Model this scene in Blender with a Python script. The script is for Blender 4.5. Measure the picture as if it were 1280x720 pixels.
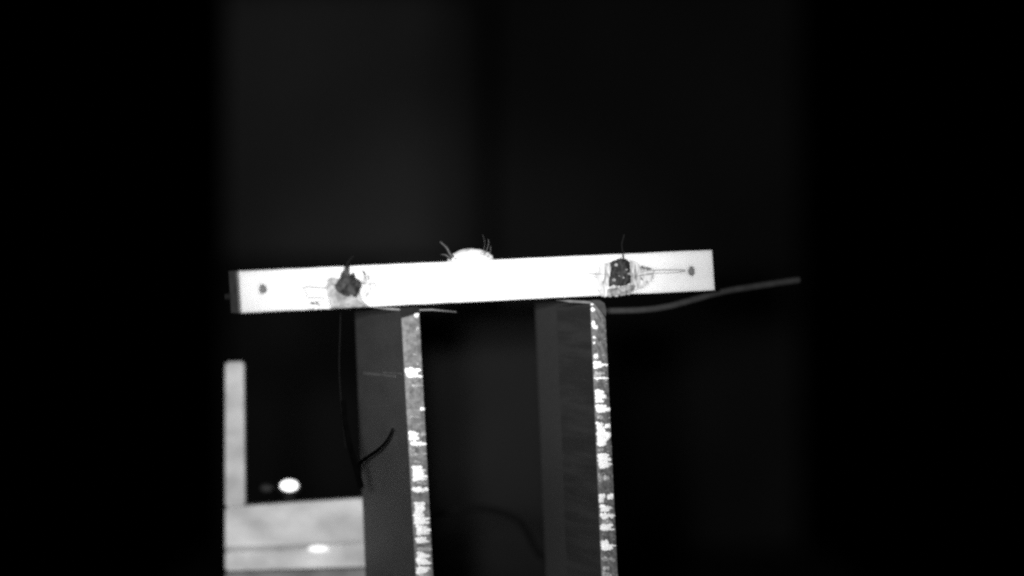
import bpy, bmesh, math, random
from mathutils import Vector, noise as mnoise
random.seed(7)
SC = bpy.context.scene
for o in list(bpy.data.objects): bpy.data.objects.remove(o)
R = math.radians

# ---------------------------------------------------------------- camera
D, S = 2.0, 0.0005              # camera distance to the bar (m), metres per photo pixel there
cam = bpy.data.cameras.new('camera'); cam.sensor_width = 36; cam.lens = 112.5
cam.clip_start = 0.05; cam.clip_end = 50
cam.dof.use_dof = True; cam.dof.focus_distance = D + 0.012; cam.dof.aperture_fstop = 2.0
co = bpy.data.objects.new('camera', cam); SC.collection.objects.link(co)
co.location = (0, -D, 0); co.rotation_euler = (R(90), 0, 0)
SC.camera = co
# ---------------------------------------------------------------- world, lamps, exposure
W = bpy.data.worlds.new('World'); SC.world = W; W.use_nodes = True
W.node_tree.nodes['Background'].inputs[0].default_value = (0, 0, 0, 1)
W.node_tree.nodes['Background'].inputs[1].default_value = 0
SC.view_settings.view_transform = 'Standard'
SC.view_settings.look = 'None'
SC.view_settings.exposure = 0; SC.view_settings.gamma = 1
SC.cycles.max_bounces = 6
SC.cycles.filter_width = 2.5
SC.cycles.use_denoising = False      # leave the low-light grain of the picture in

def spot(name, loc, target, energy, size_deg, blend, radius):
    l = bpy.data.lights.new(name, 'SPOT'); l.energy = energy
    l.spot_size = R(size_deg); l.spot_blend = blend; l.shadow_soft_size = radius
    o = bpy.data.objects.new(name, l); SC.collection.objects.link(o)
    o.location = loc
    d = Vector(target) - Vector(loc)
    o.rotation_euler = d.to_track_quat('-Z', 'Y').to_euler()
    return o
# broad work lamp a little above the camera and a tighter one aimed at the middle of the bar
spot('work_lamp', (-0.10, -1.95, 0.035), (-0.04, 0.0, -0.08), 158, 50, 0.5, 0.03)
spot('bar_lamp', (-0.02, -1.75, 0.09), (-0.030, 0.0, 0.008), 165, 10.6, 1.0, 0.02)

# ---------------------------------------------------------------- coordinates
TH = R(15); TT = math.tan(TH)
EX = Vector((math.cos(TH), math.sin(TH), 0))        # along the rig, left to right
EN = Vector((math.sin(TH), -math.cos(TH), 0))       # out of the rig's front
EZ = Vector((0, 0, 1))
X0 = 0.05
def P(px, py, y=0.0):
    k = (D + y) / D
    return Vector(((px - 640) * S * k, y, (360 - py) * S * k))
def F(px, py, off=0.0):
    """point of the rig's front plane (off metres behind it) met by the sight line of px,py"""
    u = (px - 640) * S / D
    c = off / math.cos(TH)                           # y shift of the plane
    x = u * (D - X0 * TT + c) / (1 - u * TT)
    y = (x - X0) * TT + c
    return Vector((x, y, (360 - py) * S * (D + y) / D))
def pxof(v): return 640 + v.x / (D + v.y) * D / S

# ---------------------------------------------------------------- helpers
def link(name, bm, mat, parent=None, smooth=False):
    me = bpy.data.meshes.new(name)
    bmesh.ops.recalc_face_normals(bm, faces=bm.faces)
    bm.to_mesh(me); bm.free()
    if smooth:
        for p in me.polygons: p.use_smooth = True
    me.materials.append(mat)
    o = bpy.data.objects.new(name, me); SC.collection.objects.link(o)
    if parent: o.parent = parent; o.matrix_parent_inverse = parent.matrix_world.inverted()
    return o
def thing(name, label, cat, loc, group=None):
    o = bpy.data.objects.new(name, None); SC.collection.objects.link(o)
    o.location = loc; o.empty_display_size = 0.02
    o['label'] = label; o['category'] = cat
    if group: o['group'] = group
    bpy.context.view_layer.update()
    return o
def tag(o, label, cat, group=None):
    o['label'] = label; o['category'] = cat
    if group: o['group'] = group
    return o
def tube_bm(pts, r, n=10, taper=None):
    bm = bmesh.new(); rings = []
    pts = [Vector(p) for p in pts]
    for i, p in enumerate(pts):
        t = (pts[min(i + 1, len(pts) - 1)] - pts[max(i - 1, 0)]).normalized()
        a = t.cross(Vector((0, 1, 0.01))).normalized(); b = t.cross(a).normalized()
        rr = r * (taper(i / (len(pts) - 1)) if taper else 1)
        rings.append([bm.verts.new(p + a * rr * math.cos(2 * math.pi * k / n) + b * rr * math.sin(2 * math.pi * k / n)) for k in range(n)])
    for i in range(len(rings) - 1):
        for k in range(n):
            bm.faces.new((rings[i][k], rings[i][(k + 1) % n], rings[i + 1][(k + 1) % n], rings[i + 1][k]))
    bm.faces.new(rings[0]); bm.faces.new(rings[-1][::-1])
    return bm
def smooth_path(pts, sub=8):
    pts = [Vector(p) for p in pts]; out = []
    for i in range(len(pts) - 1):
        p0 = pts[max(i - 1, 0)]; p1 = pts[i]; p2 = pts[i + 1]; p3 = pts[min(i + 2, len(pts) - 1)]
        for s in range(sub):
            t = s / sub
            out.append(0.5 * ((2 * p1) + (-p0 + p2) * t + (2 * p0 - 5 * p1 + 4 * p2 - p3) * t * t + (-p0 + 3 * p1 - 3 * p2 + p3) * t ** 3))
    out.append(pts[-1]); return out
def box_bm(quad, back, bevel=0.0008):
    """quad: four front corners in order; back: four matching back corners"""
    bm = bmesh.new()
    f = [bm.verts.new(q) for q in quad]; b = [bm.verts.new(q) for q in back]
    bm.faces.new(f); bm.faces.new(b[::-1])
    for i in range(4):
        j = (i + 1) % 4; bm.faces.new((f[i], b[i], b[j], f[j]))
    if bevel: bmesh.ops.bevel(bm, geom=bm.edges[:], offset=bevel, segments=2, affect='EDGES', profile=0.5)
    return bm

# ---------------------------------------------------------------- materials
def mat(name, c1, c2=None, scale=(60, 60, 60), rough=0.6, detail=5, grain=0.0, gscale=2200, bump=0.0, bscale=900,
        lo=0.35, hi=0.65, sss=0.0, spec=0.5, coat=0, alpha=1, trans=0, distort=0.0):
    m = bpy.data.materials.new(name); m.use_nodes = True
    nt = m.node_tree; N = nt.nodes; L = nt.links; b = N['Principled BSDF']
    g = lambda v: (v, v, v, 1)
    geo = N.new('ShaderNodeNewGeometry'); mp = N.new('ShaderNodeMapping'); mp.inputs['Scale'].default_value = scale
    L.new(geo.outputs['Position'], mp.inputs['Vector'])
    n = N.new('ShaderNodeTexNoise'); n.inputs['Scale'].default_value = 1; n.inputs['Detail'].default_value = detail
    n.inputs['Distortion'].default_value = distort
    L.new(mp.outputs[0], n.inputs['Vector'])
    r = N.new('ShaderNodeValToRGB'); r.color_ramp.elements[0].position = lo; r.color_ramp.elements[1].position = hi
    r.color_ramp.elements[0].color = g(c1); r.color_ramp.elements[1].color = g(c2 if c2 is not None else c1)
    L.new(n.outputs['Fac'], r.inputs['Fac']); col = r.outputs['Color']
    if grain:
        n2 = N.new('ShaderNodeTexNoise'); n2.inputs['Scale'].default_value = gscale; n2.inputs['Detail'].default_value = 2
        L.new(geo.outputs['Position'], n2.inputs['Vector'])
        mr = N.new('ShaderNodeMapRange'); mr.inputs[1].default_value = 0.3; mr.inputs[2].default_value = 0.7
        mr.inputs[3].default_value = 1 - grain; mr.inputs[4].default_value = 1 + grain
        L.new(n2.outputs['Fac'], mr.inputs[0])
        v = N.new('ShaderNodeVectorMath'); v.operation = 'SCALE'
        L.new(col, v.inputs[0]); L.new(mr.outputs[0], v.inputs['Scale']); col = v.outputs[0]
    L.new(col, b.inputs['Base Color'])
    b.inputs['Roughness'].default_value = rough; b.inputs['Specular IOR Level'].default_value = spec
    if sss:
        b.inputs['Subsurface Weight'].default_value = 1; b.inputs['Subsurface Radius'].default_value = (1, 1, 1)
        b.inputs['Subsurface Scale'].default_value = sss
    b.inputs['Coat Weight'].default_value = coat; b.inputs['Alpha'].default_value = alpha
    b.inputs['Transmission Weight'].default_value = trans
    if bump:
        n3 = N.new('ShaderNodeTexNoise'); n3.inputs['Scale'].default_value = bscale; n3.inputs['Detail'].default_value = 4
        L.new(geo.outputs['Position'], n3.inputs['Vector'])
        bp = N.new('ShaderNodeBump'); bp.inputs['Strength'].default_value = bump; bp.inputs['Distance'].default_value = 0.0006
        L.new(n3.outputs['Fac'], bp.inputs['Height']); L.new(bp.outputs[0], b.inputs['Normal'])
    return m
def emit(name, v, s):
    m = bpy.data.materials.new(name); m.use_nodes = True
    b = m.node_tree.nodes['Principled BSDF']; b.inputs['Base Color'].default_value = (v, v, v, 1)
    b.inputs['Emission Color'].default_value = (1, 1, 1, 1); b.inputs['Emission Strength'].default_value = s
    return m
M_bar = mat('white_ceramic', 0.66, 0.74, (40, 40, 60), 0.55, grain=0.05, gscale=1200, bump=0.15, bscale=400, sss=0.009)
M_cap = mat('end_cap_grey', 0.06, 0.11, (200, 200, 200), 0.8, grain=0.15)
M_hole_shade = mat('hole_shade_grey', 0.10, 0.15, (700, 700, 700), 0.9, bump=0.4)
M_char = mat('charred_crust', 0.008, 0.05, (330, 330, 260), 0.7, spec=0.25, detail=6, bump=0.9, bscale=500, lo=0.40, hi=0.72)
M_fleck = mat('pale_fleck', 0.14, 0.3, (300, 300, 300), 0.5)
M_glue = mat('stained_glue', 0.09, 0.34, (210, 210, 190), 0.6, detail=6, bump=0.5, bscale=500, lo=0.33, hi=0.66, distort=1.0)
M_glue2 = mat('pale_smear', 0.16, 0.6, (200, 200, 260), 0.5, detail=6, bump=0.4, lo=0.35, hi=0.62, distort=1.5)
M_smear2 = mat('streaky_smear', 0.16, 0.62, (420, 420, 110), 0.5, detail=6, lo=0.34, hi=0.66, distort=1.0)
M_smear = mat('faint_smear', 0.22, 0.80, (260, 260, 200), 0.5, detail=6, lo=0.32, hi=0.66, distort=1.5)
M_wire = mat('lead_wire_grey', 0.22, 0.34, (200, 200, 200), 0.5)
M_plate = mat('dark_polished_plate', 0.056, 0.072, (22, 22, 60), 0.6, detail=6, grain=0.4, gscale=1500, lo=0.35, hi=0.72, spec=0.35)
M_plate2 = mat('dark_polished_plate_smudged', 0.056, 0.068, (12, 12, 12), 0.4, detail=6, grain=0.4, gscale=1500, lo=0.4, hi=0.75, spec=0.35)
M_reflect_streak = mat('reflect_streak', 0.09, 0.15, (90, 90, 300), 0.6, detail=6, grain=0.4)
M_reflect = mat('streaked_reflection', 0.038, 0.064, (10, 10, 170), 0.45, detail=4, grain=0.4, gscale=1500, lo=0.42, hi=0.75, spec=0.3)
M_edge = mat('cut_edge_pale', 0.06, 0.15, (240, 240, 330), 0.6, detail=6, grain=0.12, gscale=1500, bump=0.6, bscale=600, lo=0.35, hi=0.68)
M_edge2 = mat('cut_edge_dull', 0.038, 0.10, (260, 260, 330), 0.6, detail=6, grain=0.12, gscale=1500, bump=0.6, bscale=600, lo=0.35, hi=0.68)
M_glint = mat('bright_glint', 0.80, 0.88, (300, 300, 300), 0.3, bump=0.5)
M_glint_crumb = mat('dull_glint_and_crumb', 0.20, 0.42, (500, 500, 500), 0.4, bump=0.5)
M_gap_shade = mat('gap_shade_black', 0.008, 0.014, (200, 200, 200), 0.9, spec=0.1)
M_scrap = mat('scrap_grey', 0.018, 0.03, (300, 300, 300), 0.8, grain=0.2)
M_dull = mat('dull_black_cable', 0.004, 0.006, (300, 300, 300), 1.0, spec=0)
M_fine = mat('dull_thin_wire', 0.006, 0.010, (300, 300, 300), 0.8, spec=0.1)
M_tape = mat('pale_tape', 0.05, 0.13, (120, 120, 120), 0.5, grain=0.1)
M_brk = mat('pale_board', 0.40, 0.68, (34, 34, 60), 0.75, detail=6, lo=0.3, hi=0.72, grain=0.12, gscale=900, spec=0.2)
M_foot = mat('bracket_foot_grey', 0.12, 0.2, (60, 60, 60), 0.8)
M_seam = mat('board_seam_grey', 0.26, 0.42, (60, 60, 60), 0.8)
M_screw = mat('bright_screw', 0.85, 0.9, (300, 300, 300), 0.3)
M_dark = mat('black_rubber', 0.001, 0.002, (200, 200, 200), 1.0, spec=0.0)
M_cable = mat('grey_cable_sheath', 0.022, 0.032, (200, 200, 200), 0.6, grain=0.15, gscale=1500, spec=0.2)
M_cloth = mat('black_cloth', 0.006, 0.009, (3, 3, 3), 1.0, grain=0.5, gscale=420, spec=0)
M_cloth2 = mat('charcoal_cloth', 0.015, 0.022, (3, 3, 3), 1.0, grain=0.35, gscale=500, spec=0)
M_cloth3 = mat('dark_grey_board', 0.010, 0.014, (6, 6, 6), 1.0, grain=0.35, gscale=600, spec=0)
M_bench = mat('dark_bench', 0.004, 0.008, (30, 30, 30), 0.8, spec=0.1)
M_lump = mat('white_lump', 0.7, 0.85, (500, 500, 500), 0.35, bump=0.5, sss=0.002)
M_wisp = mat('pale_thread', 0.010, 0.03, (300, 300, 300), 0.5)

# ---------------------------------------------------------------- setting: bench, backdrop
def slab(name, x0, x1, z0, z1, y, th, m):
    bm = box_bm([(x0, y, z0), (x1, y, z0), (x1, y, z1), (x0, y, z1)],
                [(x0, y + th, z0), (x1, y + th, z0), (x1, y + th, z1), (x0, y + th, z1)], 0.001)
    return link(name, bm, m)
YB = 1.7
l, r_, t, b_ = P(280, 0, YB).x, P(1000, 0, YB).x, P(0, -20, YB).z, -0.30
bd = slab('backdrop', l, r_, b_, t, YB, 0.02, M_cloth); bd['kind'] = 'structure'
be = slab('bench', -0.36, 0.36, -0.33, -0.301, -0.35, YB + 0.37, M_bench); be['kind'] = 'structure'
# charcoal sheet hanging behind the left half
Y2 = 1.35
def sheet(name, px0, px1, py0, py1, y, m, amp=0.004, curl=None):
    bm = bmesh.new(); nx, nz = 60, 10; fr = []; bk = []
    for j in range(nz + 1):
        a, b = [], []
        for i in range(nx + 1):
            p = P(px0 + (px1 - px0) * i / nx, py0 + (py1 - py0) * j / nz, y)
            p.y += amp * math.sin(i * 0.39 + 0.5 * math.sin(j * 0.4))
            if curl:                              # the edge rolls away backwards
                w = P(px1, 0, y).x - P(curl, 0, y).x; q = (p.x - P(curl, 0, y).x) / w
                if q > 0: p.y += 1.6 * w * (1 - math.sqrt(max(0, 1 - min(q, .999) ** 2)))
            a.append(bm.verts.new(p)); b.append(bm.verts.new(p + Vector((0, 0.004, 0))))
        fr.append(a); bk.append(b)
    for j in range(nz):
        for i in range(nx):
            bm.faces.new((fr[j][i], fr[j][i + 1], fr[j + 1][i + 1], fr[j + 1][i]))
            bm.faces.new((bk[j][i], bk[j + 1][i], bk[j + 1][i + 1], bk[j][i + 1]))
    for j in range(nz):
        for i in (0, nx): bm.faces.new((fr[j][i], fr[j + 1][i], bk[j + 1][i], bk[j][i]))
    for i in range(nx):
        for j in (0, nz): bm.faces.new((fr[j][i], bk[j][i], bk[j][i + 1], fr[j][i + 1]))
    return link(name, bm, m, smooth=True)
tag(sheet('cloth_sheet', 281, 612, -15, 325, Y2, M_cloth2, 0.002, 500), 'charcoal cloth sheet hanging dimly in the upper left behind the bar', 'cloth')
tag(sheet('dark_board', 480, 690, 330, 745, 0.75, M_cloth3, 0.0), 'dark grey board standing out of focus behind the gap between both plates', 'board')

# ---------------------------------------------------------------- bar
TLp, TRp, BRp, BLp = (298.5, 338.5), (891, 312), (894.5, 363), (302, 391.5)
BD = 0.030
bar = thing('white_bar', 'long bright white bar lying tilted across the tops of the two dark plates', 'bar', F(600, 383, BD / 2))
def bar_front():
    bm = bmesh.new()
    A, B, Cc, E = F(*TLp), F(*TRp), F(*BRp), F(*BLp)
    ctr = (A + B + Cc + E) / 4
    bv = 0.0009
    U = (B - A).normalized(); V = (A - E).normalized()
    inner = [A + U * bv - V * bv, B - U * bv - V * bv, Cc - U * bv + V * bv, E + U * bv + V * bv]
    outer = [A, B, Cc, E]
    NX = 40
    # subdivided inner outline
    def loop(q, off):
        vs = []
        for i in range(4):
            a, b = q[i], q[(i + 1) % 4]; n = NX if i in (0, 2) else 5
            for k in range(n):
                p = a.lerp(b, k / n)
                # slightly worn, uneven long edges
                w = 0.00028 * mnoise.noise(p * 90) if k else 0
                vs.append(bm.verts.new(p + V * w - EN * off))
        return vs
    fi = loop(inner, 0); fo = loop(outer, bv); bo = loop(outer, BD)
    n = len(fi)
    edges = [bm.edges.new((fi[i], fi[(i + 1) % n])) for i in range(n)]
    holes = []
    for (cx, cy, rx, rz) in ((329, 361.3, 4.6, 5.6), (865, 339, 4.6, 5.9)):
        c = F(cx, cy); ring = []; K = 20
        for k in range(K):
            a = 2 * math.pi * k / K; q = 1 + 0.06 * math.sin(3 * a + cx)
            ring.append(bm.verts.new(c + U * rx * S * q * math.cos(a) + V * rz * S * q * math.sin(a)))
        edges += [bm.edges.new((ring[k], ring[(k + 1) % K])) for k in range(K)]
        holes.append((ring, c, U, V, rx, rz))
    bmesh.ops.triangle_fill(bm, use_beauty=True, edges=edges)
    # triangle_fill may cover the holes: drop faces whose centre falls in a hole
    for ring, c, *_ in holes:
        rs = set(ring)
        for f in [f for f in bm.faces if all(v in rs for v in f.verts)]: bm.faces.remove(f)
    for ring, c, *_ in holes:
        K = len(ring); inn = [bm.verts.new(v.co - EN * 0.006) for v in ring]
        for k in range(K): bm.faces.new((ring[k], inn[k], inn[(k + 1) % K], ring[(k + 1) % K]))
        bm.faces.new(inn)
    for i in range(n):
        j = (i + 1) % n
        bm.faces.new((fi[i], fo[i], fo[j], fi[j])); bm.faces.new((fo[i], bo[i], bo[j], fo[j]))
    bm.faces.new(bo)
    return bm, holes
bm, holes = bar_front()
link('bar_body', bm, M_bar, bar)
for ring, c, U, V, rx, rz in holes:  # grey discs paint the shade inside the drilled holes
    bm2 = bmesh.new(); K = 18; rr = []
    for lev, k_ in ((0.0026, 0.93), (0.0016, 0.55)):
        rr.append([bm2.verts.new(c - EN * lev + U * rx * S * k_ * math.cos(2 * math.pi * k / K) + V * rz * S * k_ * math.sin(2 * math.pi * k / K)) for k in range(K)])
    back = [bm2.verts.new(v.co - EN * 0.003) for v in rr[0]]
    for k in range(K):
        j = (k + 1) % K
        bm2.faces.new((rr[0][k], rr[0][j], rr[1][j], rr[1][k])); bm2.faces.new((rr[0][k], back[k], back[j], rr[0][j]))
    bm2.faces.new(rr[1]); bm2.faces.new(back)
    link('hole_shade', bm2, M_hole_shade, bar)

A_, E_ = F(*TLp), F(*BLp); U_ = (F(*TRp) - A_).normalized()
q_ = [A_ - U_ * .0002 - EN * .0014, E_ - U_ * .0002 - EN * .0014]
q_ = [q_[0], q_[0] - EN * (BD - .003), q_[1] - EN * (BD - .003), q_[1]]
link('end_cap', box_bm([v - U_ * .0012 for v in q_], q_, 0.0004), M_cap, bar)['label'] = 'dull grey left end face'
def patch_bm(pts, height, seed, rough=0.3, nr=9, base=-0.0003, jag=0.5):
    """low uneven crust with the given outline (photo pixels) on the bar's front"""
    rnd = random.Random(seed); n0 = len(pts)
    pv = [F(*p) for p in pts]
    # resample the outline, jagged
    out = []
    for i in range(n0):
        a, b = pv[i], pv[(i + 1) % n0]; k = max(2, int((b - a).length / (1.4 * S)))
        for s in range(k):
            p = a.lerp(b, s / k)
            q = mnoise.noise(p * 900 + Vector((seed, 0, 0))) * jag * S * 2
            out.append(p + (EX * q + EZ * mnoise.noise(p * 900 + Vector((0, seed, 5))) * jag * S * 2))
    c = sum(out, Vector()) / len(out); bm = bmesh.new(); rings = []
    for j in range(nr):
        t = j / nr
        h = height * (1 - (1 - t) ** 2) ** 0.6 if j else 0
        ring = []
        for p in out:
            q = p.lerp(c, t * 0.995)
            hh = h * (1 + rough * 1.6 * mnoise.noise(q * 420 + Vector((seed, seed, 0)))) if j else base
            ring.append(bm.verts.new(q + EN * max(hh, base)))
        rings.append(ring)
    m = len(out)
    for j in range(nr - 1):
        for i in range(m):
            k = (i + 1) % m; bm.faces.new((rings[j][i], rings[j][k], rings[j + 1][k], rings[j + 1][i]))
    cv = bm.verts.new(c + EN * height * (1 + rough * 1.6 * mnoise.noise(c * 420 + Vector((seed, seed, 0)))))
    for i in range(m): bm.faces.new((rings[-1][i], rings[-1][(i + 1) % m], cv))
    bk = [bm.verts.new(p - EN * 0.0006) for p in out]
    for i in range(m): bm.faces.new((bk[i], bk[(i + 1) % m], rings[0][(i + 1) % m], rings[0][i]))
    return bm
def patch(name, pts, h, seed, m, label=None, parent=bar, **k):
    o = link(name, patch_bm(pts, h, seed, **k), m, parent, smooth=True)
    if label: o['label'] = label
    return o
# left stained region
patch('glue_stain', [(408, 347), (415, 345.5), (425, 348), (434, 352), (447, 350), (453, 356), (451, 368), (455, 377), (462, 383.3), (448, 384), (430, 384.8), (414, 385.6), (411, 378), (409, 370), (406, 358)],
      0.0006, 3, M_glue, 'grey glue stain round the left charred lump')
patch('glue_stain', [(452, 337), (457, 338), (463, 346), (470, 357), (474, 361), (466, 361), (459, 373), (454, 371), (453, 356)], 0.00015, 4, M_smear, jag=1.6)
patch('glue_stain', [(385, 378), (398, 376), (411, 376), (413, 385.5), (400, 386), (386, 386.6)], 0.00015, 5, M_smear, jag=1.4)
ch = patch('charred_lump', [(431, 332.3), (437, 332), (435.5, 337.5), (433.5, 341), (436.5, 343.5), (440, 342), (441.5, 339), (444, 343), (445, 348), (449, 349), (452.5, 353.5), (452, 359), (449, 366), (447, 373), (443.5, 373),
                            (440, 370), (435, 372.5), (428, 370.5), (422, 366.5), (417, 362), (417, 356), (421, 351), (425, 347), (426, 342), (430, 337)],
      0.0022, 11, M_char, 'charred lump with a spike up to the top edge, on the left', jag=0.35)
patch('residue', [(430, 371), (446, 372), (452, 378), (456, 383.4), (436, 384.3), (421, 384.5), (420, 377)], 0.0009, 12, M_glue, jag=0.8)
# right stained region
patch('glue_stain', [(741, 343), (745, 334), (751, 329), (760, 328), (768, 325), (790, 324), (800, 330), (812, 333), (822, 337), (820, 347), (812, 357), (800, 362), (786, 369), (768, 370.2), (752, 371), (744, 362)],
      0.0003, 21, M_smear2, 'streaked pale stain round the right charred block', jag=1.0)
patch('glue_stain', [(752, 330), (757, 330), (757, 344), (758, 360), (755, 362), (752, 350)], 0.0004, 22, M_smear2, jag=0.7)
patch('glue_stain', [(788, 327), (794, 328), (796, 338), (797, 352), (793, 358), (789, 350)], 0.0004, 23, M_smear2, jag=0.9)
patch('glue_stain', [(757, 361), (770, 360), (785, 355), (797, 356), (792, 364), (778, 369.3), (758, 370)], 0.0009, 24, M_glue, jag=0.8)
patch('glue_stain', [(797, 333), (806, 333.5), (816, 336), (811, 339), (800, 338)], 0.0004, 25, M_glue, jag=1.1)
patch('glue_stain', [(799, 346), (806, 347), (811, 352), (806, 360), (800, 357)], 0.0004, 26, M_glue2, jag=1.3)
patch('charred_lump', [(762, 328), (769, 325), (776, 322.5), (783, 324), (788, 327), (788, 336), (789, 346), (789, 354), (784, 357), (778, 358.5), (772, 358), (766, 357), (761, 359.5), (760, 352), (762, 342), (763, 335)],
      0.0026, 31, M_char, 'squarish charred block speckled with pale flecks, on the right', jag=0.4)
for (cx, cy, w, h, s) in ((768, 331, 1.5, 2.2, 1), (784, 342, 1.5, 1.5, 2), (765.5, 350, 1.8, 2.2, 3), (777, 347, .9, 1.5, 4), (781, 337, 1.2, 1, 5), (772, 345, .8, .8, 6)):
    bm = patch_bm([(cx - w, cy), (cx - w * .3, cy - h), (cx + w, cy - h * .5), (cx + w * .6, cy + h), (cx - w * .6, cy + h * .7)], 0.0006, s, base=0.0022, nr=4, jag=0.3)
    for v in bm.verts: v.co += EN * 0.0024
    o = link('pale_fleck', bm, M_fleck, bar, smooth=True)
# fine lead wires along the face
def lead(pts, r, name='lead_wire', m=M_wire):
    return link(name, tube_bm(smooth_path([F(*p) + EN * 0.0002 for p in pts], 6), r, 6), m, bar, smooth=True)
lead([(378, 360.5), (384, 358.6), (396, 359.2), (409, 360.3)], 0.00042)
lead([(380, 362), (383, 366), (384, 371), (388, 372), (398, 372), (406, 373)], 0.00036)
lead([(736, 342), (748, 342.5), (757, 343)], 0.00035)
lead([(800, 339.5), (814, 338), (828, 337.5), (845, 337.3), (856, 337.6)], 0.00030)
lead([(806, 342), (822, 341.5), (838, 341), (852, 340)], 0.00018)
lead([(850, 338.5), (856, 338.8)], 0.0006)
# gap shade and tape below the bar
def face_piece(pts, off, th, m, name, parent=None, bevel=0.0003):
    q = [F(px, py, off) for px, py in pts]
    bm = bmesh.new(); f = [bm.verts.new(v) for v in q]; b = [bm.verts.new(v - EN * th) for v in q]
    bm.faces.new(f); bm.faces.new(b[::-1]); n = len(q)
    for i in range(n):
        j = (i + 1) % n; bm.faces.new((f[i], b[i], b[j], f[j]))
    if bevel: bmesh.ops.bevel(bm, geom=bm.edges[:], offset=bevel, segments=1, affect='EDGES')
    return link(name, bm, m, parent)

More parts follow.
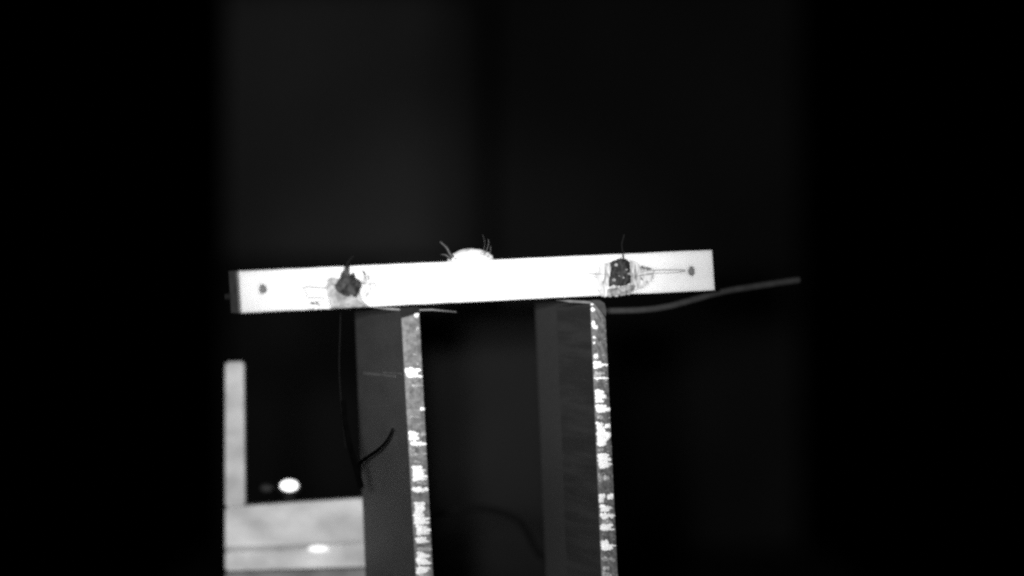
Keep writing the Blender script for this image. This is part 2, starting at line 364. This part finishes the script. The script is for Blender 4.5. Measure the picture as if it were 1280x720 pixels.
# ---------------------------------------------------------------- support plates
OFF = 0.002
def back_of(front, px):
    lo, hi = 0.0, 0.4
    for _ in range(50):
        mid = (lo + hi) / 2
        if pxof(front - EN * mid) > px: lo = mid
        else: hi = mid
    return front - EN * lo
def plate(tl, tr, bl, br, left_t, left_b, m_body, m_edge, glint_chips, label, chamfer=None):
    """tl,tr,bl,br: cut front edge in photo pixels; left_t/left_b: where the broad face ends"""
    ext = (961 - tl[1]) / (bl[1] - tl[1])                                           # runs on below the frame to the bench
    bl = (tl[0] + (bl[0] - tl[0]) * ext, tl[1] + (bl[1] - tl[1]) * ext)
    br = (tr[0] + (br[0] - tr[0]) * ext, tr[1] + (br[1] - tr[1]) * ext)
    left_b = left_t + (left_b - left_t) * ext
    A, B, C_, E = F(*tl, OFF), F(*tr, OFF), F(*br, OFF), F(*bl, OFF)
    C_.z = E.z = -0.3005
    t = thing('support_plate', label, 'plate', (E + C_) / 2, 'upright plates carrying the bar')
    Ab, Eb = back_of(A, left_t), back_of(E, left_b)
    Bb, Cb = B + (Ab - A), C_ + (Eb - E)
    g = EN * 0.0012
    if chamfer:
        c1, c2 = F(*chamfer[0], OFF), F(*chamfer[1], OFF)
        fr = [A, c1, c2, C_, E]; bk = [Ab, c1 + (Ab - A), c2 + (Ab - A), Cb, Eb]
    else:
        up = EZ * 0.0058
        fr = [A + up, B + EZ * 0.0022, C_, E]; bk = [Ab + up * .7, Bb + EZ * 0.0022, Cb, Eb]
    bm = bmesh.new(); n = len(fr)
    f = [bm.verts.new(v - g) for v in fr]; b = [bm.verts.new(v) for v in bk]
    bm.faces.new(f); bm.faces.new(b[::-1])
    for i in range(n):
        j = (i + 1) % n; bm.faces.new((f[i], b[i], b[j], f[j]))
    bmesh.ops.bevel(bm, geom=bm.edges[:], offset=0.0004, segments=1, affect='EDGES')
    link('broad_face', bm, m_body, t)
    # rough sawn front edge with an uneven arris
    bm = bmesh.new(); NZ = 150; NU = 5; grid = []
    for j in range(NZ + 1):
        s = j / NZ; row = []
        for i in range(NU + 1):
            u = i / NU
            if chamfer:
                c1, c2 = F(*chamfer[0], OFF), F(*chamfer[1], OFF)
                top = A.lerp(c1, min(1, u / 0.12)) if u < 0.12 else c1.lerp(c2, (u - 0.12) / 0.88)
            else: top = A.lerp(B, u)
            p = top.lerp(E.lerp(C_, u), s)
            d = 0.00035 * mnoise.noise(Vector((u * 2, s * 75, label.__len__()))) + 0.00025 * mnoise.noise(p * 600)
            if i in (0, NU):
                p += EX * 0.00022 * mnoise.noise(Vector((i, s * 120, 3))); d -= 0.0003
            row.append(bm.verts.new(p + EN * d))
        grid.append(row)
    for j in range(NZ):
        for i in range(NU): bm.faces.new((grid[j][i], grid[j][i + 1], grid[j + 1][i + 1], grid[j + 1][i]))
    # skirt back to the body
    def skirt(vs):
        bb = [bm.verts.new(v.co - EN * 0.0011) for v in vs]
        for i in range(len(vs) - 1): bm.faces.new((vs[i], vs[i + 1], bb[i + 1], bb[i]))
    skirt([r[0] for r in grid]); skirt([r[-1] for r in grid]); skirt(grid[0]); skirt(grid[-1])
    link('cut_edge', bm, m_edge, t)
    # chips whose pale colour paints the glints off the cut edge
    def at(u, py):
        s = (py - tl[1]) / (bl[1] - tl[1])
        x0 = tl[0] + (bl[0] - tl[0]) * s; x1 = tr[0] + (br[0] - tr[0]) * (py - tr[1]) / (br[1] - tr[1])
        return F(x0 + (x1 - x0) * u, py, OFF)
    fine = []
    for i, (y0, y1, u0, u1, kind) in enumerate(glint_chips):
        rq = random.Random(i * 13 + int(tr[0])); h = y1 - y0
        if kind == 'b' and h > 7 and u1 - u0 > .4:
            k = max(2, round(h / 4.2))
            for a in range(k):
                e0, e1 = y0 + h * a / k, y0 + h * (a + 1) / k
                fine.append((e0 - .5, e1 + rq.uniform(-.9, .5), u0 + (rq.random() ** 2 * .14 if a % 3 else 0), u1 - rq.random() ** 2.4 * (.45 if u1 > .9 else .2), kind))
            fine.append((y0 + h * .15, y1 - h * .12, u0 + .06, u0 + (u1 - u0) * .72, kind))
        else: fine.append((y0, y1, u0, u1, kind))
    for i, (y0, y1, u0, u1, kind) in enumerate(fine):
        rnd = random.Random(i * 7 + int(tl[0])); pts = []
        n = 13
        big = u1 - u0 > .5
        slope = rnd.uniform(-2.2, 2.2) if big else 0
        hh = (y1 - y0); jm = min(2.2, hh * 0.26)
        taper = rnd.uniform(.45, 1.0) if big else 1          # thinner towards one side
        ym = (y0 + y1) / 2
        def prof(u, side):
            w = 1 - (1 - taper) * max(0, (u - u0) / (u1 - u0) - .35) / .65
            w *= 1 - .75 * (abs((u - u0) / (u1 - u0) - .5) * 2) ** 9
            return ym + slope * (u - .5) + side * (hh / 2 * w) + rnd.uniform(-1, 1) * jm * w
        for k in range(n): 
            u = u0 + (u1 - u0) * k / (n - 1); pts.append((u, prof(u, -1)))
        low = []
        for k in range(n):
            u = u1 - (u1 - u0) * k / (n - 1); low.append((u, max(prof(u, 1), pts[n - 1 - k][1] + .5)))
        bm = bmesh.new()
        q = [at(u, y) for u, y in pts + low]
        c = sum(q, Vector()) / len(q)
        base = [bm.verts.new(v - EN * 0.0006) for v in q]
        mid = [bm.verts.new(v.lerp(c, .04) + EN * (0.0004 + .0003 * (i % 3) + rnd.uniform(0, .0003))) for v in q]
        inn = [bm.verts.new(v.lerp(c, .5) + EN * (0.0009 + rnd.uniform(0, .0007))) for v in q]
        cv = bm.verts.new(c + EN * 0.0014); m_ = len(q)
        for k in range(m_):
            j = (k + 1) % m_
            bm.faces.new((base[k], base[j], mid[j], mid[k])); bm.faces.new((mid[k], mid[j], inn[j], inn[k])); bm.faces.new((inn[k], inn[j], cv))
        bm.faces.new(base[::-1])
        link('glint_chip', bm, M_glint if kind == 'b' else M_glint_crumb, t)
    if not chamfer:                                # pale streaks paint a reflection of the bright band on the broad face
        n_ = ((Ab - A).cross(E - A)).normalized()
        if n_.x > 0: n_ = -n_
        for (s0, f0, f1, hh) in ((.128, .18, .86, .0022), (.121, .06, .45, .0012)):
            a = A.lerp(E, s0) + (Ab - A).lerp(Eb - E, s0) * f0; b = A.lerp(E, s0 + .003) + (Ab - A).lerp(Eb - E, s0) * f1
            up = EZ * hh / 2; q = [b - up * .5, a - up, a + up * .4, b + up]
            link('reflect_streak', box_bm([v + n_ * .00012 for v in q], q, 0), M_reflect_streak, t)
    if chamfer:  # streaked strip paints a reflection onto the polished face
        sy = lambda v, k: Vector((v.x, v.y, v.z - k))
        qa = A.lerp(E, .012); qb = E.lerp(A, .002)
        n_ = ((Ab - A).cross(E - A)).normalized()
        if n_.x > 0: n_ = -n_
        f0, f1 = .004, .60
        La, Lb = Ab - A, Eb - E
        q = [qa + La * f1, qa + La * f0, qb + Lb * f0, qb + Lb * f1]
        link('face_reflection', box_bm([v + n_ * .00015 for v in q], q, 0), M_reflect, t)['label'] = 'darker streaked strip painting a reflection along the broad face'
    # fine painted glints between the big chips, joined
    rnd = random.Random(int(tr[0])); bm = bmesh.new()
    for _ in range(260):
        py = tl[1] + 22 + (720 - tl[1]) * rnd.random() ** .75; u = rnd.random() ** (1.5 if chamfer else 1)
        w, h = rnd.uniform(.02, .12), rnd.uniform(.3, 1.1)
        q = [at(min(.98, max(.02, u + w * math.cos(a))), min(py, 719) + h * math.sin(a) + rnd.uniform(-.2, .2)) for a in (0, 1.1, 2.2, 3.2, 4.2, 5.3)]
        c = bm.verts.new(sum(q, Vector()) / 6 + EN * .0009); vs = [bm.verts.new(v + EN * .0002) for v in q]
        for k in range(6): bm.faces.new((vs[k], vs[(k + 1) % 6], c))
    o = link('fine_glints', bm, M_glint_crumb, t); o['kind'] = 'stuff'
    return t
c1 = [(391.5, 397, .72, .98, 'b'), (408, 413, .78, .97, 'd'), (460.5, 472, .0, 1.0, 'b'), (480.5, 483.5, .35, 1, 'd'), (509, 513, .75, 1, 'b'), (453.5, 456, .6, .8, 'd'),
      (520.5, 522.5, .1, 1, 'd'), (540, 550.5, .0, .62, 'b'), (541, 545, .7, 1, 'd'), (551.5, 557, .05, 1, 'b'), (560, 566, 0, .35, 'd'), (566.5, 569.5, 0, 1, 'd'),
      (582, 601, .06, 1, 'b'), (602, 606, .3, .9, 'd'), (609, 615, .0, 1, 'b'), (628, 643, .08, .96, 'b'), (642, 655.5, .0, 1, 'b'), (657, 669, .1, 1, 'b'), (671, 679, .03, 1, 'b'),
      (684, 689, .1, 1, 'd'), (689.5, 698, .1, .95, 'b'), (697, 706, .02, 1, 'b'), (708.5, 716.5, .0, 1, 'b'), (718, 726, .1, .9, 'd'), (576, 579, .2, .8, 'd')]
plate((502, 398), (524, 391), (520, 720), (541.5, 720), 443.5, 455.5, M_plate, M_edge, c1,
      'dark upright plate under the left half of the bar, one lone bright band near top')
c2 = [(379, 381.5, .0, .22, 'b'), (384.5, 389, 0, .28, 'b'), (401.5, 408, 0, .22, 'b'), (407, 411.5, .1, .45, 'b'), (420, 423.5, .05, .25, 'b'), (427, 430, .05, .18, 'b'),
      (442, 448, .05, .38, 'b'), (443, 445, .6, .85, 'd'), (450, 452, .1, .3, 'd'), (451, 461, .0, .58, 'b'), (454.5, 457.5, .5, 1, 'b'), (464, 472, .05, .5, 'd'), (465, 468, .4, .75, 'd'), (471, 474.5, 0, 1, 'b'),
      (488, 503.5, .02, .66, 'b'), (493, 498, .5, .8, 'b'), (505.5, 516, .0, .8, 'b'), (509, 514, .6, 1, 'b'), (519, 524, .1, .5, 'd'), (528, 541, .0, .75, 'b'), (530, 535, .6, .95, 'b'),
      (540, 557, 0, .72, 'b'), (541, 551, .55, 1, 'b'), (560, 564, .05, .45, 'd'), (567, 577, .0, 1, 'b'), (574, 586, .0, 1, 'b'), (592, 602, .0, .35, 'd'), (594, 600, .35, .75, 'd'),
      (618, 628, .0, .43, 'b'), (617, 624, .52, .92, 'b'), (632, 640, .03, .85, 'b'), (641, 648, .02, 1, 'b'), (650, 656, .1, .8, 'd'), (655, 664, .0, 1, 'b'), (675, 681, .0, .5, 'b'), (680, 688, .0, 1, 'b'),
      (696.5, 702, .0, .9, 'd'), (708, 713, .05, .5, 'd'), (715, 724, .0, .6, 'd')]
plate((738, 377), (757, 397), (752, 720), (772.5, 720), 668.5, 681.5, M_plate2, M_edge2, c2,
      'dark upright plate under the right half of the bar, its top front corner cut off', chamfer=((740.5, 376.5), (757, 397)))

# painted gap shade and tape at the joints
o = face_piece([(500, 384.5), (524, 383.3), (525, 390.2), (502.5, 397.2)], 0.0002, 0.0012, M_gap_shade, 'gap_shade')  # black sliver painted in where the gap lies in shade
tag(o, 'thin black sliver painting the dark gap between the bar and the left plate', 'shade')
o = face_piece([(456, 383), (490, 385.0), (510, 386.6), (540, 386.2), (571, 389.6), (571, 390.4), (540, 388), (512, 388.8), (480, 386.8)], 0.0016, 0.003, M_tape, 'tape_strip')
tag(o, 'thin pale strip sticking out below the bar over the left plate', 'tape strip')
o = face_piece([(694, 375.2), (712, 375.0), (738, 376.3), (745, 380), (737, 379.6), (712, 378)], 0.0012, 0.002, M_tape, 'tape_strip')
tag(o, 'short pale strip along the top of the right plate below the bar', 'tape strip')
o = face_piece([(739, 375), (750, 374.8), (756, 379), (758.5, 388), (757.6, 396), (751, 388.5)], 0.0048, 0.006, M_scrap, 'corner_scrap')
tag(o, 'dull grey scrap behind the cut-off corner of the right plate', 'scrap')

# ---------------------------------------------------------------- lump on top of the bar
def lump():
    base = F(589, 325.3, BD * 0.35)
    bm = bmesh.new(); nr, ns = 14, 40; rings = []
    UU = (F(*TRp) - F(*TLp)).normalized(); VV = UU.cross(EN).normalized()
    if VV.z < 0: VV = -VV
    for j in range(nr):
        a = (math.pi / 2) * j / nr; ring = []
        for k in range(ns):
            ph = 2 * math.pi * k / ns
            rx = (28.5 if math.cos(ph) > 0 else 29.5) * S; ry = 0.0095
            n_ = 1 + 0.07 * mnoise.noise(Vector((math.cos(ph) * 3, math.sin(ph) * 3, j * .45)))
            cx = math.cos(a) ** (0.92); p = base + UU * (rx * cx * math.cos(ph) * n_) - EN * (ry * cx * math.sin(ph) * n_)
            p += VV * (0.0077 * math.sin(a) ** 1.02 * (1 + 0.07 * mnoise.noise(p * 300)) - 0.0004)
            ring.append(bm.verts.new(p))
        rings.append(ring)
    for j in range(nr - 1):
        for k in range(ns):
            q = (k + 1) % ns; bm.faces.new((rings[j][k], rings[j][q], rings[j + 1][q], rings[j + 1][k]))
    top = bm.verts.new(base + VV * 0.0074)
    for k in range(ns): bm.faces.new((rings[-1][k], rings[-1][(k + 1) % ns], top))
    bm.faces.new(rings[0][::-1])
    t = thing('white_lump', 'white dome shaped lump with frayed threads on top of the bar', 'lump', base)
    link('dome', bm, M_lump, t, smooth=True)
    def thr(pts, r, off, m=M_wisp):
        link('thread', tube_bm(smooth_path([F(a, b, off) for a, b in pts], 5), r, 6, lambda s: 1 - 0.6 * s), m, t, smooth=True)
    o1 = BD * .2
    thr([(566, 322), (562, 316.5), (558.5, 310), (553.5, 305), (550, 302)], 0.0013, o1)
    thr([(564, 324), (559, 320), (556, 318.5), (551, 318)], 0.0009, o1)
    thr([(606, 318), (609, 311), (611, 303), (610, 299)], 0.0005, o1)
    thr([(611, 321), (613, 314), (613.5, 307)], 0.0005, o1)
    thr([(604, 315), (606, 303), (603, 293)], 0.0002, o1)
    for (cx, cy, w, h) in ((604, 317, 4, 2.4), (610, 320, 2.5, 1.4), (570, 323, 2.5, 1.1)):
        bm = bmesh.new(); cc = F(cx, cy, 0) - EN * (0.0008)
        bmesh.ops.create_icosphere(bm, subdivisions=2, radius=1)
        for v in bm.verts:
            q = v.co * (1 + .3 * mnoise.noise(v.co * 2 + Vector((cx, 0, 0)))); v.co = cc + EX * q.x * w * S * .9 + EZ * q.z * h * S + EN * (q.y * .0012 - .0002)
        link('grey_crumb', bm, M_glint_crumb, t, smooth=True)
lump()

# ---------------------------------------------------------------- wires and cables
cb = link('grey_cable', tube_bm(smooth_path([P(x, y, 0.06 + (x - 760) * .0002) for x, y in ((745, 389), (765, 388.5), (800, 387.5), (830, 384), (860, 376.5), (890, 368), (915, 362.5), (950, 357), (975, 353.2), (999, 349.8))], 8), 0.0021, 14), M_cable, smooth=True)
tag(cb, 'dull grey cable running out rightwards from behind the right plate', 'cable')
dc = link('dark_cable', tube_bm(smooth_path([P(x, y, -0.055) for x, y in ((429, 500), (431, 525), (437, 555), (444, 580), (448, 596), (452, 610))], 8), 0.0016, 10), M_dark, smooth=True)
tag(dc, 'black cable end hanging along the left side of the left plate', 'cable')
dc = link('dark_cable', tube_bm(smooth_path([P(x, y, -0.040 + (502 - x) / 57 * .1) for x, y in ((448, 588), (450, 579), (460, 571), (474, 561), (484, 550), (491, 536))], 8), 0.0013, 10, lambda s: 1 - .5 * s), M_dark, smooth=True)
tag(dc, 'short black cable end branching up across the left plate', 'cable')
dc = link('dark_cable', tube_bm(smooth_path([P(x, y, 0.22) for x, y in ((520, 660), (540, 647), (560, 639), (590, 635), (620, 638), (645, 648), (660, 668), (672, 690), (684, 700))], 8), 0.0022, 12), M_dull, smooth=True)
tag(dc, 'black cable arching low between the two plates', 'cable')
hw = link('thin_wire', tube_bm(smooth_path([P(x, y, 0.05) for x, y in ((426, 380), (425, 420), (424, 460), (427, 510), (432, 560))], 8), 0.00025, 6), M_fine, smooth=True)
tag(hw, 'thin wire hanging below the bar left of the left plate', 'wire')
hw = link('thin_wire', tube_bm(smooth_path([F(x, y) + EN * 0.0022 for x, y in ((778.5, 327), (777.8, 320), (776.6, 312), (776, 305), (777.5, 299), (779, 293))], 6), 0.00042, 6), M_fine, smooth=True)
tag(hw, 'fine wire standing up from the right charred block above the bar', 'wire')
hw = link('thin_wire', tube_bm(smooth_path([F(x, y) + EN * 0.0018 for x, y in ((434, 336), (433, 330), (437, 324), (441, 320))], 6), 0.0003, 6), M_fine, smooth=True)
tag(hw, 'fine wire curling up from the spiked charred lump above the bar', 'wire')
hw = link('grey_strap', tube_bm(smooth_path([P(x, y, 0.04) for x, y in ((281, 371), (288, 370.5), (299, 369.5), (320, 368))], 6), 0.0022, 10), M_fine, smooth=True)
tag(hw, 'blurred grey stub poking out behind the left end of the bar', 'strap')

# ---------------------------------------------------------------- pale bracket lower left
YK = 0.17
bk = thing('pale_bracket', 'pale L shaped bracket out of focus in the lower left corner behind the left plate', 'bracket', P(360, 900, YK))
bk.location.z = -0.3
bpy.context.view_layer.update()
def board(name, pts, y, th, m=M_brk, bev=0.0012, parent=bk):
    q = [P(a, b, y) for a, b in pts]; n = len(q); bm = bmesh.new()
    f = [bm.verts.new(v) for v in q]; b = [bm.verts.new(v + Vector((0, th, 0))) for v in q]
    bm.faces.new(f); bm.faces.new(b[::-1])
    for i in range(n):
        j = (i + 1) % n; bm.faces.new((f[i], b[i], b[j], f[j]))
    bmesh.ops.bevel(bm, geom=bm.edges[:], offset=bev, segments=2, affect='EDGES')
    return link(name, bm, m, parent)
board('upright', [(281.5, 453), (304.5, 452), (306, 632), (281.5, 634)], YK, 0.014)
board('upper_rail', [(281.5, 634.5), (306, 632.5), (470, 622), (470, 677), (281.5, 689)], YK + .001, 0.016)
board('seam_strip', [(282, 683), (370, 682), (470, 674), (470, 677), (420, 680), (350, 688), (282, 690)], YK - .0015, 0.006, M_seam, .0006)
board('lower_rail', [(281.5, 689.6), (470, 677.6), (470, 708), (281.5, 714)], YK + .004, 0.016)
board('foot', [(281.5, 716), (470, 710), (470, 800), (281.5, 800)], YK + .010, 0.012, M_foot)
board('foot_post', [(300, 800.5), (340, 800.5), (340, 912), (300, 912)], YK + .010, 0.012, M_plate)
def ell(name, px, py, y, rx, rz, ry, m, parent):
    bm = bmesh.new(); bmesh.ops.create_uvsphere(bm, u_segments=20, v_segments=12, radius=1); c = P(px, py, y)
    for v in bm.verts: v.co = c + Vector((v.co.x * rx * S, v.co.y * ry, v.co.z * rz * S))
    return link(name, bm, m, parent, smooth=True)
ell('spot_reflection', 398, 686, YK - .001, 14, 5, .003, emit('reflection_glow', .8, 0.75), bk)  # emissive oval paints the lamp's reflection on the rail
# small lit lamp above the rail
lp = thing('indicator_lamp', 'small glowing oval lamp above the pale bracket rail', 'lamp', P(361, 625, YK + .006))
ell('glowing_lens', 361.5, 607, YK, 12, 7.5, .004, emit('lamp_glow', .8, 1.8), lp)
ell('lens_rim', 361.5, 608, YK + .006, 16, 11, .004, M_cable, lp)
board('lamp_stem', [(356, 614), (367, 614), (368, 629.6), (355, 630)], YK + .006, .004, M_bench, .0004, lp)
lp2 = ell('lamp_ghost', 333, 610, YK + .002, 9, 6, .004, M_cable, None)  # grey oval stands in for a ghost of the lamp's light
tag(lp2, 'dim grey ghost image of the glowing lamp, built as a solid oval beside it', 'ghost')
